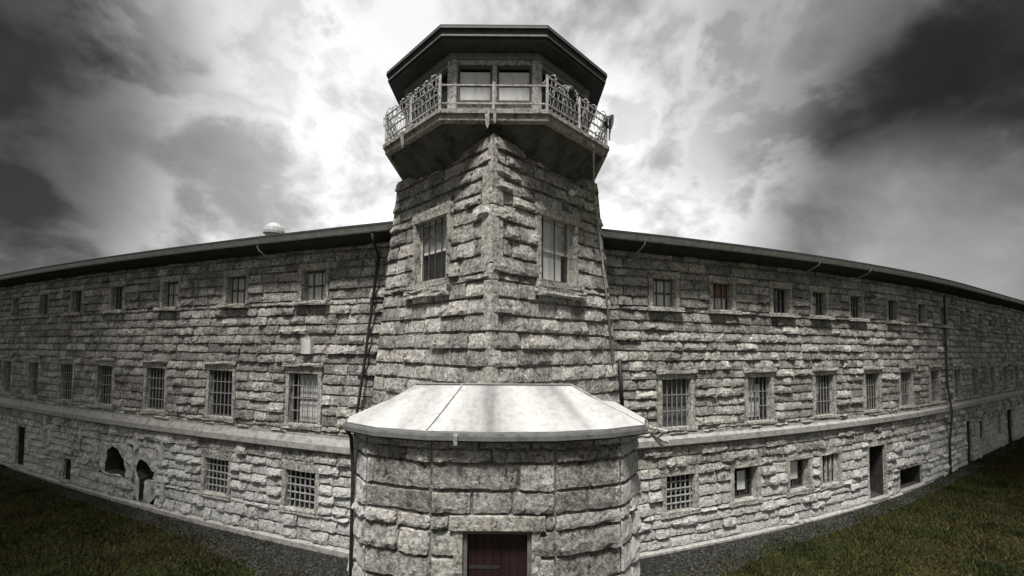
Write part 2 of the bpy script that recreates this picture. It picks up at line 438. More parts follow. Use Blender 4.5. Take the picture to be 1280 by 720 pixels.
def wing(name, side, f, tmax, label, stone, Z, rows, brk, extra_holes=()):
    fr = Front(side, f, tmax)
    root = empty(name, (side*8, float(f(np.array(8.0))), .1), label, 'prison building', 'stone cell blocks either side of the tower')
    holes = []   # (ua, ub, za, zb) outer size of the dressed surrounds
    for (k, ts, z0, w, h, jamb, lint, sill) in rows:
        for t in ts:
            u = fr.U(t); holes.append((u-w/2-jamb, u+w/2+jamb, z0-sill, z0+h+lint))
    holes += [(fr.U(a), fr.U(b), c, d) for a, b, c, d in extra_holes]
    bandlo, bandhi = Z['band']; holes_b = holes
    zl = [z for z in levels(brk, .285)]
    low = [z for z in zl if z <= bandlo+1e-6]; high = [z for z in zl if z >= bandhi-1e-6]
    flip = side < 0
    masonry('rock_faced_wall', fr.S, .3, fr.umax, low, holes, (.36, .8), .078, stone, root, flip, smooth_share=.12)
    masonry('rock_faced_wall', fr.S, .3, fr.umax, high, holes, (.36, .85), .068, stone, root, flip, smooth_share=.2)
    mb = MB(); backing(fr.S, np.arange(0, fr.umax, .8), [-.6, bandlo+.05, bandhi, Z['eave']-.1], holes, -.012, mb)
    o = mb.build('mortar_bed', M['mortar'], root)
    a = o.data.attributes.new('tone', 'FLOAT', 'POINT'); a.data.foreach_set('value', [.5]*len(o.data.vertices))
    # rear body, ends and roof
    mb = MB(); sweep(fr, .0, fr.umax, 2.0, [(-.6, -.5), (-10.5, -.5), (-10.5, Z['eave']-.1), (-.6, Z['eave']-.1)], mb)
    mb.build('rear_wall', M['mortar'], root)
    mb = MB(); sweep(fr, .1, fr.umax, .8, [(-.012, bandlo), (.10, bandlo+.02), (.14, bandlo+.06), (.14, bandlo+.22), (.05, bandhi-.06), (.045, bandhi), (-.012, bandhi)], mb)
    mb.build('string_course', M['band'], root, bevel=0)
    mb = MB(); sweep(fr, .1, fr.umax, .8, [(-.012, Z['base']-.3), (.12, Z['base']-.3), (.12, Z['base']+.08), (.06, Z['base']+.12), (-.012, Z['base']+.12)], mb)
    mb.build('plinth', M['band'], root)
    ez = Z['eave']
    mb = MB(); sweep(fr, .0, fr.umax, .8, [(.5, ez-.03), (.5, ez+.05), (-5.5, ez+1.35), (-11.0, ez+.05), (-11.0, ez-.03), (-5.5, ez+1.2), (-.3, ez-.04)], mb)
    rf = mb.build('roof', M['slate'], root)
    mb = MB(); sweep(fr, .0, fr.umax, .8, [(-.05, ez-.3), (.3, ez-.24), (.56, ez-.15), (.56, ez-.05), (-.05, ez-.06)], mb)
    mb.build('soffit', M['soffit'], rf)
    mb = MB(); sweep(fr, .0, fr.umax, .8, [(.563, ez-.13), (.64, ez-.12), (.68, ez-.03), (.68, ez+.0), (.563, ez+.0)], mb)
    mb.build('gutter', M['gutter'], rf)
    mb = MB(); sweep(fr, .0, fr.umax, .8, [(.52, ez+.003), (.70, ez+.003), (.70, ez+.055), (.52, ez+.06)], mb)
    mb.build('roof_edge', M['fascia'], rf)
    return fr, root, rf

def tl(start, step, n): return [start+step*i for i in range(n)]

# left wing ----------------------------------------------------------------
L3 = [5.57, 8.47, 11.46, 14.4, 17.18, 19.92, 22.71, 25.5, 28.3]
L2 = [5.83, 8.98, 12.05, 14.97, 17.69, 20.52, 23.31, 26.1, 28.9]
L1 = [5.84, 9.03]
fl, left, left_roof = wing('cell_block', -1, depth_left, 33,
    'long stone cell block left of the tower, with two barred ground windows and ruined holes',
    M['stone_left'], dict(base=.2, band=(2.76, 3.22), eave=8.62),
    [('a', L3, 6.91, .86, .86, .13, .2, .13), ('b', L2, 3.46, 1.08, 1.41, .15, .28, .14), ('c', L1, 1.12, 1.08, 1.05, .14, .26, .12)],
    [-.1, .32, 1.0, 1.12, 2.17, 2.43, 2.76, 3.22, 3.32, 3.46, 4.87, 5.15, 6.78, 6.91, 7.77, 7.97, 8.5],
    extra_holes=[(13.0, 15.1, 1.0, 2.17), (11.75, 12.98, .32, 2.17), (16.9, 17.6, .32, 1.3), (20.9, 21.9, .32, 2.17)])
k3l = kit(.86, .86, .12, .2, .13, 2, (4, 0, .008), sill_out=.17, dark=True, bar_m='bar_dull')
k2l = kit(1.08, 1.41, .12, .28, .14, 1, (6, 3, .0105), hood=True, sill_out=.07, dark=True, bar_m='bar_dull')
k1l = kit(1.08, 1.05, .14, .26, .12, 0, (6, 4, .015), sill_out=.06, dark=True, depth=.22)
pale3 = [panel('pale_panel', -.4, .4, .03, .83, .1865, 'pale_panel')]  # flat pale panels laid over the dark panes
pale3b = [panel('pale_panel', -.2, .4, .03, .83, .1865, 'pale_panel')]
pale2 = [panel('pale_panel', -.3, .5, .03, 1.38, .1865, 'pale_panel')]
grey3 = [panel('pale_pane', -.4, .4, .03, .83, .187, 'glass_grey')]  # flat grey panels laid over the glass
grey2 = [panel('pale_pane', -.5, .5, .74, 1.38, .187, 'glass_grey')]
for i, t in enumerate(L3): place_kit(k3l, left, fl.at(t, 6.91), fl.rot(t), extra=[pale3, pale3, pale3, pale3b, None, None, None, None, None][i])
for i, t in enumerate(L2): place_kit(k2l, left, fl.at(t, 3.46), fl.rot(t), extra=[pale2, None, None, None, None, None, None, None, None][i])
for t in L1: place_kit(k1l, left, fl.at(t, 1.12), fl.rot(t))

# right wing ---------------------------------------------------------------
R3 = [4.22, 6.21, 8.55, 10.34, 12.35, 14.72, 17.12, 19.35, 21.68, 24.3, 26.75, 28.9, 30.9, 33.2, 35.6]
R2 = [4.58, 7.57, 10.49, 13.2, 15.59, 18.16, 20.75, 23.2, 26.0, 28.4, 30.75, 33.2, 35.6]
R1 = [4.68, 6.97, 9.2, 10.7]
fr_, right, right_roof = wing('cell_block', 1, depth_right, 40,
    'long stone cell block right of the tower, with a black doorway and low hatch',
    M['stone_right'], dict(base=.12, band=(2.95, 3.3), eave=8.52),
    [('a', R3, 6.78, .78, .8, .15, .2, .12), ('b', R2, 3.46, 1.0, 1.33, .16, .24, .1), ('c', R1, 1.17, .98, .98, .14, .24, .13)],
    [-.1, .24, 1.04, 1.17, 2.15, 2.39, 2.95, 3.3, 3.36, 3.46, 4.79, 5.03, 6.66, 6.78, 7.58, 7.78, 8.4],
    extra_holes=[(12.75, 13.95, .24, 2.39), (14.8, 16.65, .24, 1.17), (21.6, 22.4, .24, 2.39), (23.5, 24.2, 1.17, 2.39), (26.6, 27.1, 1.17, 2.39), (28.3, 29.5, .24, 2.39)])
k3r = kit(.78, .8, .13, .2, .12, 2, (4, 0, .008), sill_out=.16, dark=True, bar_m='bar_dull')
k2r = kit(1.0, 1.33, .13, .24, .1, 1, (6, 2, .0105), hood=True, sill_out=.06, dark=True, bar_m='bar_dull')
k1r = kit(.98, .98, .14, .24, .13, 0, (6, 4, .015), sill_out=.06, dark=True, depth=.22)
k1plain = kit(.98, .98, .14, .24, .13, 1, None, sill_out=.06, dark=True, depth=.26)
k1bars = kit(.98, .98, .14, .24, .13, 0, (4, 0, .03), sill_out=.06, dark=True, depth=.2, bar_m='dressed')
e3 = [[panel('pale_panel', -.36, .36, .03, .77, .1865, 'pale_panel')],
      [panel('curtain', -.36, .36, .42, .77, .1865, 'curtain'), panel('pale_panel', -.2, .3, .03, .42, .186, 'pale_panel')],
      [panel('pale_pane', -.36, .1, .4, .77, .187, 'glass_grey')],
      [panel('pale_panel', -.15, .18, .03, .66, .1865, 'pale_panel')],
      [panel('pale_panel', -.34, -.1, .03, .77, .1865, 'pale_panel')],
      [panel('pale_panel', -.34, -.02, .4, .77, .1865, 'pale_panel')],
      [panel('pale_panel', -.34, -.05, .2, .77, .1865, 'pale_panel')], None,
      [panel('pale_panel', -.34, -.05, .1, .6, .1865, 'pale_panel')]]+[None]*9
e2 = [[panel('pale_pane', -.46, .46, .03, 1.3, .187, 'glass_grey')],
      [panel('pale_panel', -.44, .0, .1, 1.3, .1865, 'pale_panel'), panel('pale_panel', .1, .2, .1, 1.1, .1865, 'pale_panel')],
      [panel('pale_panel', -.44, .02, .66, 1.25, .1865, 'pale_panel')],
      [panel('pale_pane', -.46, .1, .3, .7, .187, 'glass_grey')]]+[None]*9
for i, t in enumerate(R3): place_kit(k3r, right, fr_.at(t, 6.78), fr_.rot(t), extra=e3[i])
for i, t in enumerate(R2): place_kit(k2r, right, fr_.at(t, 3.46), fr_.rot(t), extra=e2[i])
for i, t in enumerate(R1):
    place_kit([k1r, k1plain, k1plain, k1bars][i], right, fr_.at(t, 1.17), fr_.rot(t),
              extra=[None, [panel('pale_panel', -.12, .2, .25, .8, .2, 'pale_panel')], [panel('pale_panel', -.2, .2, .3, .85, .2, 'pale_panel')], None][i])

def dark_opening(front, parent, name, ta, tb, za, zb, inner='shaded_cheek', label=None, depth=.6, jamb=.1, lint=.22, sill=.06):
    """a deep black opening with cheeks and back coloured dark for shade, e.g. a doorless doorway"""
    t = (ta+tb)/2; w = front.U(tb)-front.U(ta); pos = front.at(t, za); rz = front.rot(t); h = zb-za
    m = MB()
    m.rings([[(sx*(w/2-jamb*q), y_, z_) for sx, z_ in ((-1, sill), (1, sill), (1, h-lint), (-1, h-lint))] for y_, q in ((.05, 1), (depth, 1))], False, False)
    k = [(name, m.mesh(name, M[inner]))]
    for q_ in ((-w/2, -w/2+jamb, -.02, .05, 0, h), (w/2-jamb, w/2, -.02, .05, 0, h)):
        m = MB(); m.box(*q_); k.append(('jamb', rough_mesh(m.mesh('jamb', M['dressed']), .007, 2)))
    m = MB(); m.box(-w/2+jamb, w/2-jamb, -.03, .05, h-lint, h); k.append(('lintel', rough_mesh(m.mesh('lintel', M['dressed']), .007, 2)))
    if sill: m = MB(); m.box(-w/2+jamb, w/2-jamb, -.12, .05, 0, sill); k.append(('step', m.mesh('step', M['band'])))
    b = MB(); b.box(-w/2, w/2, depth, depth+.03, 0, h); k.append(('black_backing', b.mesh('black_backing', M['dark'])))  # unlit inside put in as a black panel
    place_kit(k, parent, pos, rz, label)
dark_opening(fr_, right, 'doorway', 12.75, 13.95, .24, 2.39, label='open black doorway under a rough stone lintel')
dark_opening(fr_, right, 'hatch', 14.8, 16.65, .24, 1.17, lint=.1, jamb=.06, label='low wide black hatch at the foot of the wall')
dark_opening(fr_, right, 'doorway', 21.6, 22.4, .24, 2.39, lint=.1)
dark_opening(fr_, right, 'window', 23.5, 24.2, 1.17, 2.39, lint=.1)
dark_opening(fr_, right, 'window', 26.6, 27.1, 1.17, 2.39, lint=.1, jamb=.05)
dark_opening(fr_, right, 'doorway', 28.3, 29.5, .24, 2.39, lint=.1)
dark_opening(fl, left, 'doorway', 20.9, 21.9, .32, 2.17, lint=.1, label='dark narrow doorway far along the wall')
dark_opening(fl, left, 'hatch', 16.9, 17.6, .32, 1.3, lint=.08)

def ragged_opening(front, parent, ta, tb, za, zb, hole, label):
    """crumbling render plate with an irregular hole knocked through it"""
    t = (ta+tb)/2; w = front.U(tb)-front.U(ta); h = zb-za
    hole = [(x*.9, z*.9) for x, z in hole]
    hole = [q for i in range(len(hole)) for q in (hole[i], ((hole[i][0]+hole[(i+1) % len(hole)][0])/2+random.uniform(-.05, .05), (hole[i][1]+hole[(i+1) % len(hole)][1])/2+random.uniform(-.05, .05)))]
    n = len(hole); O = []
    cx = sum(p[0] for p in hole)/n; cz = sum(p[1] for p in hole)/n
    for (x, z) in hole:   # outer ring: push each point out to the plate's rectangle
        dx, dz = x-cx, z-cz; s = min((w/2-cx if dx > 0 else w/2+cx)/max(abs(dx), 1e-4), (h-cz if dz > 0 else cz)/max(abs(dz), 1e-4))
        O.append((cx+dx*s, cz+dz*s))
    m = MB()
    m.rings([[(x, .0+random.uniform(0, .02), z) for x, z in O], [(x*.5+X*.5, -.03+random.uniform(-.03, .03), z*.5+Zz*.5) for (x, z), (X, Zz) in zip(hole, O)],
             [(x, -.02+random.uniform(-.02, .02), z) for x, z in hole]], False, False)
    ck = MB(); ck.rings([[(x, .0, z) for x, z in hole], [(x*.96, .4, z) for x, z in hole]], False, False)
    # darkness inside the hole, put in as a black panel
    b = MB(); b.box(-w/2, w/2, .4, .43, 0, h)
    place_kit([('ruined_opening', m.mesh('ruined_opening', M['plaster'])), ('reveal', ck.mesh('reveal', M['shaded_cheek'])), ('black_backing', b.mesh('black_backing', M['dark']))],
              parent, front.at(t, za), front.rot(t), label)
ragged_opening(fl, left, 13.0, 15.1, 1.0, 2.17, [(-.75, .1), (-.2, .06), (.3, .1), (.78, .02), (.75, .3), (.62, .62), (.42, .78), (.2, .95), (-.08, 1.08), (-.3, 1.12), (-.5, 1.0), (-.68, .85), (-.72, .5)],
               'black ruined window hole with a peaked ragged top')
ragged_opening(fl, left, 11.75, 12.98, .32, 2.17, [(-.34, .06), (-.06, .04), (-.02, .5), (-.0, .78), (.2, .9), (.56, .92), (.6, 1.1), (.5, 1.25), (.3, 1.36), (.05, 1.5), (-.3, 1.6), (-.52, 1.45), (-.6, 1.15), (-.5, .95), (-.36, .85), (-.34, .4)],
               'black ruined doorway with a wide ragged head and narrow foot')
# crumbling lime render patches round the ruined openings
def patches(front, parent, spots):
    for (t, z, w, h) in spots:
        n = 12; m = MB()
        P = []
        for k in range(n):
            a = 2*math.pi*k/n; rr = random.uniform(.7, 1.15)
            P.append((t+math.cos(a)*w/2*rr, z+math.sin(a)*h/2*rr))
        ring0 = [front.at(a, b, .02) for a, b in P]; ring1 = [front.at(t+(a-t)*.88, z+(b-z)*.88, .085+random.uniform(-.012, .02)) for a, b in P]
        m.rings([ring0, ring1], False, True)
        m.build('render_patch', M['plaster'], parent)
patches(fl, left, [(15.3, 1.7, .3, 1.1), (12.85, 2.3, .3, .7), (11.5, 2.0, .25, 1.0), (13.0, 1.3, .2, .8), (15.9, 1.35, .7, .4), (16.3, 2.2, .25, .8), (18.7, 1.7, .3, 1.2), (19.1, 2.0, .2, 1.1), (20.5, 1.4, .3, 1.2), (15.2, .8, .5, .3), (11.35, .9, .2, .9)])

# downpipes, brackets, plates ------------------------------------------------
def downpipe(front, parent, t, z0, z1, r, mat, name='downpipe'):
    m = MB(); p1 = front.at(t, z1, .12); p2 = front.at(t, z1+.3, .5)
    zs = np.linspace(z0, z1, 7); m.tube([front.at(t, z, .12+(.12 if 2.6 < z < 3.4 else 0)) for z in zs]+[front.at(t, z1+.12, .3), p2], r, 8)
    for z in np.arange(z0+.6, z1, 1.6): m.tube([front.at(t, z-.03, .12), front.at(t, z+.03, .12)], r*1.5, 8)
    m.build(name, mat, parent, True)
mb = MB(); mb.tube([fl.at(3.3, 8.45, .6), fl.at(3.32, 8.25, .5), fl.at(3.42, 7.95, .16), fl.at(3.62, 6.4, .16), fl.at(3.8, 5.0, .16), fl.at(3.95, 3.9, .17), fl.at(4.0, .2, .2)], .04, 8)
mb.build('downpipe', M['pipe'], left, True)
downpipe(fr_, right, 19.1, .3, 8.1, .04, M['fascia'])
mb = MB(); mb.tube([fr_.at(2.78, 5.35, .13), fr_.at(2.86, 3.9, .13)], .05, 8); mb.build('downpipe', M['pipe'], right, True)
for (fro, par, ts) in ((fl, left_roof, (6.9,)), (fr_, right_roof, (3.2, 9.4, 12.0))):
    for t in ts:
        m = MB(); m.tube([fro.at(t, 8.42, .66), fro.at(t, 8.3, .6), fro.at(t, 8.1, .14)], .022, 6)
        o = m.build('gutter_bracket', M['bar'], par)
m = MB(); sx = MB()
p = fl.at(5.66, 5.62, .05); rzz = fl.rot(5.66); R = Matrix.Rotation(rzz, 3, 'Z')
m.obox(p, R @ Vector((.17, 0, 0)), R @ Vector((0, .09, 0)), Vector((0, 0, .2))); m.build('pale_wall_block', M['pale_panel'], left)
# small domed roof vent seen over the left eave
vx, vy = -9.6, 17.2
v = MB(); N = 16
v.rings([[(vx+r*math.cos(2*math.pi*k/N), vy+r*math.sin(2*math.pi*k/N), z) for k in range(N)] for r, z in ((.3, 9.3), (.3, 10.12), (.4, 10.14), (.4, 10.24), (.36, 10.38), (.26, 10.5), (.12, 10.58), (.01, 10.6))])
v.build('roof_vent', M['vent_metal'], left_roof, False)

# ------------------------------------------------------------------ the guard tower
TX, TY = -.41, 11.25
def hd(z): return 3.15-(z-4.9)*.5/5.0
tower = empty('guard_tower', (TX, TY, .1), 'square rock faced stone tower with an octagonal glazed lookout and railed gallery on top', 'guard tower')
TZ0, TZ1 = -.9, 9.98
def tower_face(a):
    """a = outward azimuth of the face; u in metres across, for the reference half width"""
    n = np.array([math.cos(a), math.sin(a)]); t = np.array([-n[1], n[0]])
    def S(u, z, off):
        ap = hd(z)/math.sqrt(2); k = ap/(3.15/math.sqrt(2))
        x = TX+n[0]*(ap+off)+t[0]*u*k; y = TY+n[1]*(ap+off)+t[1]*u*k
        return np.stack([x, y, z+0*x], 1)
    return S
H0 = 3.15/math.sqrt(2)
tz = levels([3.4, 4.9, 6.96, 7.1, 8.56, 8.8, TZ1], .335)
LW = (-.62, .62)
faces = {}
for i, a in enumerate((-135, -45, 135, 45)):
    S = tower_face(math.radians(a)); faces[a] = S
    hole = [(LW[0]-.13, LW[1]+.13, 6.96, 8.8)] if i < 2 else []
    if i < 2:
        masonry('shaft_masonry', S, -H0+.02, H0-.02, tz, hole, (.36, .85), .066, M['stone_tower'], tower, gap=.012, gapz=.02, smooth_share=.18, nv=5, cell=.15)
    else:
        masonry('shaft_masonry', S, -H0+.02, H0-.02, [z for z in tz if z > 8.2], hole, (.5, 1.0), .08, M['stone_tower'], tower, cell=.2)
mb = MB()
for a in faces:
    hole = [(LW[0]-.13, LW[1]+.13, 6.96, 8.8)] if a < 0 else []
    backing(faces[a], np.linspace(-H0, H0, 6), np.linspace(TZ0, TZ1, 6), hole, -.012, mb)
o = mb.build('mortar_bed', M['mortar'], tower)
a_ = o.data.attributes.new('tone', 'FLOAT', 'POINT'); a_.data.foreach_set('value', [.5]*len(o.data.vertices))
# dressed quoins on the front arris, a few long smooth ones
mb = MB(); zq = 4.95; k = 0
def arris(z, a): # point on the front corner, pushed out
    return Vector((TX, TY-hd(z)-a, z))
while zq < 9.7:
    h = random.choice([.33, .33, .67, .33, 1.0]) if not 7.0 < zq < 7.4 else 1.2
    z1 = min(zq+h-.02, 9.85); e = random.uniform(.03, .07); w = random.choice([.1, .15, .22])
    rings = []
    for z in (zq, z1):
        c = arris(z, e)
        rings.append([c, c+Vector((w, w, 0)), c+Vector((w-.09, w+.12, 0)), c+Vector((-w+.09, w+.12, 0)), c+Vector((-w, w, 0))])
    mb.rings(rings); zq += h
mb.build('quoin', M['dressed'], tower, bevel=.01)
# tower windows
kt = kit(1.24, 1.46, .11, .24, .14, 0, None, sill_out=.16, depth=.22)
for a, side in ((-135, 'left'), (-45, 'right')):
    P0 = Vector(faces[a](np.array([0.]), np.array([7.1]), np.array([.0]))[0]); n = Vector((math.cos(math.radians(a)), math.sin(math.radians(a)), 0))
    rz = math.atan2(n.x, -n.y)
    w = 1.24
    # the windows of the left and the right face differ in the pale panels laid over the glass
    if side == 'left': ex = [panel('pale_pane', -w/2+.05, w/2-.05, .76, 1.4, .206, 'glass_pale')]
    else: ex = [panel('pale_pane', -w/2+.05, w/2-.3, .05, 1.4, .206, 'pale_panel'), panel('pale_pane', w/2-.3, w/2-.05, .76, 1.4, .206, 'glass_pale')]
    b = MB()
    for kx in range(5 if side == 'left' else 3):
        x = -w/2+w*(kx+.5)/(5 if side == 'left' else 3); b.box(x-.011, x+.011, .12, .142, 0, 1.46)
    ex.append(('grille', b.mesh('grille', M['sash_dark'])))
    r = place_kit(kt, tower, P0, rz, 'sash window in the %s face of the tower' % side, extra=ex)
    # rocky sill block
    sb = MB(); sb.box(-.85, .85, -.16, .05, -.34, -.14); me = rough_mesh(sb.mesh('rough_sill', M['dressed']), .018)
    o = bpy.data.objects.new('rough_sill', me); COL.objects.link(o); o.parent = r
# gallery: corbel, slab
def octo(ap, z, cx=TX, cy=TY):
    R_ = ap/math.cos(math.pi/8)
    return [Vector((cx+R_*math.cos(math.radians(22.5+45*k)), cy+R_*math.sin(math.radians(22.5+45*k)), z)) for k in range(8)]
AP = 2.66
def square8(z, r):
    """the tower square sampled at eight points so it can be lofted to the octagon"""
    out = []
    for k in range(8):
        a = math.radians(22.5+45*k); d = r/(abs(math.cos(a))+abs(math.sin(a)))
        out.append(Vector((TX+d*math.cos(a), TY+d*math.sin(a), z)))
    return out
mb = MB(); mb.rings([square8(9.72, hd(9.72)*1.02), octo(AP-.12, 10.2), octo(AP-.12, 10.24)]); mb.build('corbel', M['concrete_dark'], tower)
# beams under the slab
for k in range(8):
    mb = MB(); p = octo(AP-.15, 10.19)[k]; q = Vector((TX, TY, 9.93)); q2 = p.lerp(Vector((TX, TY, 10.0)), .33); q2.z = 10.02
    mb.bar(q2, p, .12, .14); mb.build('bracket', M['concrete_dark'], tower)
me = MB(); me.rings([octo(AP-.03, 10.215), octo(AP, 10.24), octo(AP, 10.36), octo(AP+.05, 10.365), octo(AP+.05, 10.45), octo(AP-.3, 10.452)])
sl = me.build('gallery_slab', M['concrete'], tower)
# broken flaps of render hanging from the slab and the split at its middle
for (az, u, L, w) in ((-90, -.12, .4, .05), (-90, .03, .3, .035), (-135, -.2, .38, .04)):
    a = math.radians(az); n = Vector((math.cos(a), math.sin(a), 0)); t = Vector((-n.y, n.x, 0))
    c = Vector((TX, TY, 10.43))+n*(AP+.075)+t*u; mb = MB()
    mb.add([c-t*w-n*.02, c+t*w-n*.02, c+t*w*.8-n*.03-Vector((0, 0, L*.8)), c+t*w*.1-n*.02-Vector((0, 0, L)), c-t*w*.7-n*.03-Vector((0, 0, L*.75)),
            c-t*w+n*.03, c+t*w+n*.03, c+t*w*.8+n*.01-Vector((0, 0, L*.8)), c+t*w*.1-Vector((0, 0, L)), c-t*w*.7+n*.01-Vector((0, 0, L*.75))],
           [(0, 1, 2, 3, 4), (9, 8, 7, 6, 5), (0, 5, 6, 1), (1, 6, 7, 2), (2, 7, 8, 3), (3, 8, 9, 4), (4, 9, 5, 0)])
    mb.build('hanging_flap', M['rust_white'], sl)
# lookout cab
CAP = 2.22; CZ0, CZ1 = 10.452, 11.92
mb = MB(); mb.rings([octo(CAP-.05, CZ0), octo(CAP-.05, 10.86)], False, True); cab = mb.build('cab_base_wall', M['rust_white'], tower)
mb = MB(); mb.rings([octo(CAP-.12, 10.86), octo(CAP-.12, CZ1)], False, False); mb.build('cab_glazing', M['glass'], tower)
oc = octo(CAP, 0)
for k in range(8):
    p = oc[k]; mb = MB(); d = (p-Vector((TX, TY, 0))).normalized()
    c = Vector((p.x, p.y, 0))-d*.09; tt = Vector((-d.y, d.x, 0))
    mb.obox((c.x, c.y, (CZ0+CZ1)/2), d*.09, tt*.11, (0, 0, (CZ1-CZ0)/2)); mb.build('corner_post', M['rust_white'], tower, bevel=.015)
for k in range(8):
    p, q = oc[k], oc[(k+1) % 8]; mid = (p+q)/2; n = (mid-Vector((TX, TY, 0))).normalized(); t = (q-p).normalized(); hw = (q-p).length/2-.13
    for s in (-1, 1):
        xa, xb = (s*.05, s*hw) if s > 0 else (s*hw, s*.05)
        mb = MB(); fwid = .045
        def rect(x0, x1, z0, z1, th, dd, mm=mb):
            c = mid-n*dd+t*((x0+x1)/2); mm.obox((c.x, c.y, (z0+z1)/2), t*((x1-x0)/2), n*(th/2), (0, 0, (z1-z0)/2))
        rect(xa, xb, 10.86, 10.92, .07, .04); rect(xa, xb, 11.62, 11.68, .07, .04); rect(xa, xa+fwid, 10.92, 11.62, .07, .04); rect(xb-fwid, xb, 10.92, 11.62, .07, .04)
        wn = mb.build('window', M['sash_dark'], tower)
        front_like = k in (5,)
        if k in (5, 4, 6, 3, 7):
            mb2 = MB()
            if k == 5:   # the front facet: bright sky in the glass, put in as two pale panels
                for z0, z1 in ((10.93, 11.22), (11.27, 11.55)):
                    c = mid-n*.05+t*((xa+xb)/2); mb2.obox((c.x, c.y, (z0+z1)/2), t*((xb-xa)/2-fwid), n*.012, (0, 0, (z1-z0)/2))
                mb2.build('cab_panel', M['pale_panel'], wn)
            else:
                c = mid-n*.075+t*((xa+xb)/2); mb2.obox((c.x, c.y, 11.1), t*((xb-xa)/2-fwid), n*.01, (0, 0, .15)); mb2.build('cab_panel', M['glass_grey'], wn)
    # mid mullion and head beam
    mb = MB(); c = mid-n*.04
    mb.obox((c.x, c.y, (10.86+11.68)/2), t*.045, n*.05, (0, 0, .41)); mb.obox((c.x, c.y, 11.74), t*(hw), n*.05, (0, 0, .05))
    mb.build('mullion', M['rust_white'] if k == 5 else M['trim'], tower)
# roof: soffit with a step, fascia with mouldings, low slate pyramid
mb = MB(); mb.rings([octo(CAP+.02, 11.80), octo(CAP+.05, 11.80), octo(CAP+.05, 11.93)], True, False)
hat = MB(); RA = 2.62
hat.rings([octo(CAP-.3, 11.93), octo(RA-.04, 11.95), octo(RA-.04, 12.02), octo(RA, 12.02), octo(RA, 12.17), octo(RA+.04, 12.175), octo(RA+.04, 12.25), octo(RA-.02, 12.27)], True, True)
roof = hat.build('lookout_roof', M['fascia'], tower)
mb.build('soffit_moulding', M['trim'], roof)
mb = MB(); mb.rings([octo(RA+.012, 12.03), octo(RA+.012, 12.06), octo(RA, 12.065)], False, False); mb.rings([octo(RA+.05, 12.178), octo(RA+.05, 12.2), octo(RA+.03, 12.205)], False, False)
mb.build('roof_moulding', M['trim'], roof)
mb = MB(); mb.rings([octo(RA-.03, 12.272), octo(1.2, 13.0), octo(.25, 13.35), octo(.1, 13.6)]); mb.build('slate_cap', M['slate'], roof)

# gallery railing: posts, three rails, mesh of wires and razor wire
rail = MB(); RP = AP-.02
ro = octo(RP, 0)
for k in range(8):
    p, q = ro[k], ro[(k+1) % 8]
    for s in ((0, .5) if k != 5 else (0, .5)):
        c = p.lerp(q, s); rail.bar((c.x, c.y, 10.45), (c.x, c.y, 11.05 if k == 5 and s else 11.2), .055)
    for z in ((10.6, 10.98) if k == 5 else (10.6, 10.82, 11.02, 11.18)): rail.bar((p.x, p.y, z), (q.x, q.y, z), .026)
rl = rail.build('gallery_railing', M['rust_white'], tower)
for k in (3, 4, 6, 7):
    wm = MB(); p, q = ro[k], ro[(k+1) % 8]; n_ = 15
    for i in range(n_):
        a, b = p.lerp(q, i/n_), p.lerp(q, (i+1)/n_)
        j = random.uniform(-.03, .03)
        wm.bar((a.x, a.y, 10.5+j), (b.x, b.y, 11.15+j), .008); wm.bar((b.x, b.y, 10.5-j), (a.x, a.y, 11.15-j), .008)
    wm.build('wire_mesh', M['bar'], rl)
# coil of razor wire along the side facets
for k in (3, 4, 6, 7):
    co_ = MB(); p, q = ro[k], ro[(k+1) % 8]; t = (q-p).normalized(); L = (q-p).length; n = Vector((-t.y, t.x, 0)); pts = []
    turns = 7 if k in (3, 4) else 6; N = turns*14
    for i in range(N+1):
        a = 2*math.pi*i/14; rr = .17+.03*math.sin(i*.7)
        c = p+t*(L*i/N); pts.append((c.x+n.x*rr*math.cos(a)*.6+t.x*rr*math.sin(a)*.5, c.y+n.y*rr*math.cos(a)*.6+t.y*rr*math.sin(a)*.5, 11.08+rr*math.sin(a)+.03*math.sin(i*.23)))
    co_.tube(pts, .008, 4)
    for i in range(0, N, 2):
        P_ = Vector(pts[i]); co_.box(P_.x-.028, P_.x+.028, P_.y-.006, P_.y+.006, P_.z-.012, P_.z+.012)
    co_.build('razor_wire', M['bar'], rl)
# floodlights on the right of the gallery
def flood(pos, az, name='floodlight'):
    m = MB(); d = Vector((math.cos(az), math.sin(az), -.25)).normalized(); u = d.cross(Vector((0, 0, 1))).normalized(); w = u.cross(d)
    rings = []
    for s, r in ((-.16, .05), (-.14, .1), (.0, .15), (.06, .17), (.07, .15)):
        rings.append([Vector(pos)+d*s+u*r*math.cos(2*math.pi*k/14)+w*r*math.sin(2*math.pi*k/14) for k in range(14)])
    m.rings(rings); b = m.build(name, M['pipe'], tower, False)
    m = MB(); m.rings([[Vector(pos)+d*.072+u*.14*math.cos(2*math.pi*k/14)+w*.14*math.sin(2*math.pi*k/14) for k in range(14)]], False, True)
    m.f = [tuple(range(14))]; m.build('lamp_glass', M['glow_lamp'], b)
    m = MB(); m.bar(Vector(pos)-Vector((0, 0, .15)), Vector(pos)-Vector((0, 0, .45)), .035); m.tube([Vector(pos)+u*.19, Vector(pos)+u*.19-Vector((0, 0, .16)), Vector(pos)-u*.19-Vector((0, 0, .16)), Vector(pos)-u*.19], .015, 5); m.build('yoke', M['bar'], b)
pv = octo(AP-.1, 0)[6].lerp(octo(AP-.1, 0)[7], .35); flood((pv.x, pv.y, 11.2), math.radians(150))
pv2 = octo(AP+.05, 0)[7]; flood((pv2.x, pv2.y, 11.05), math.radians(-20))
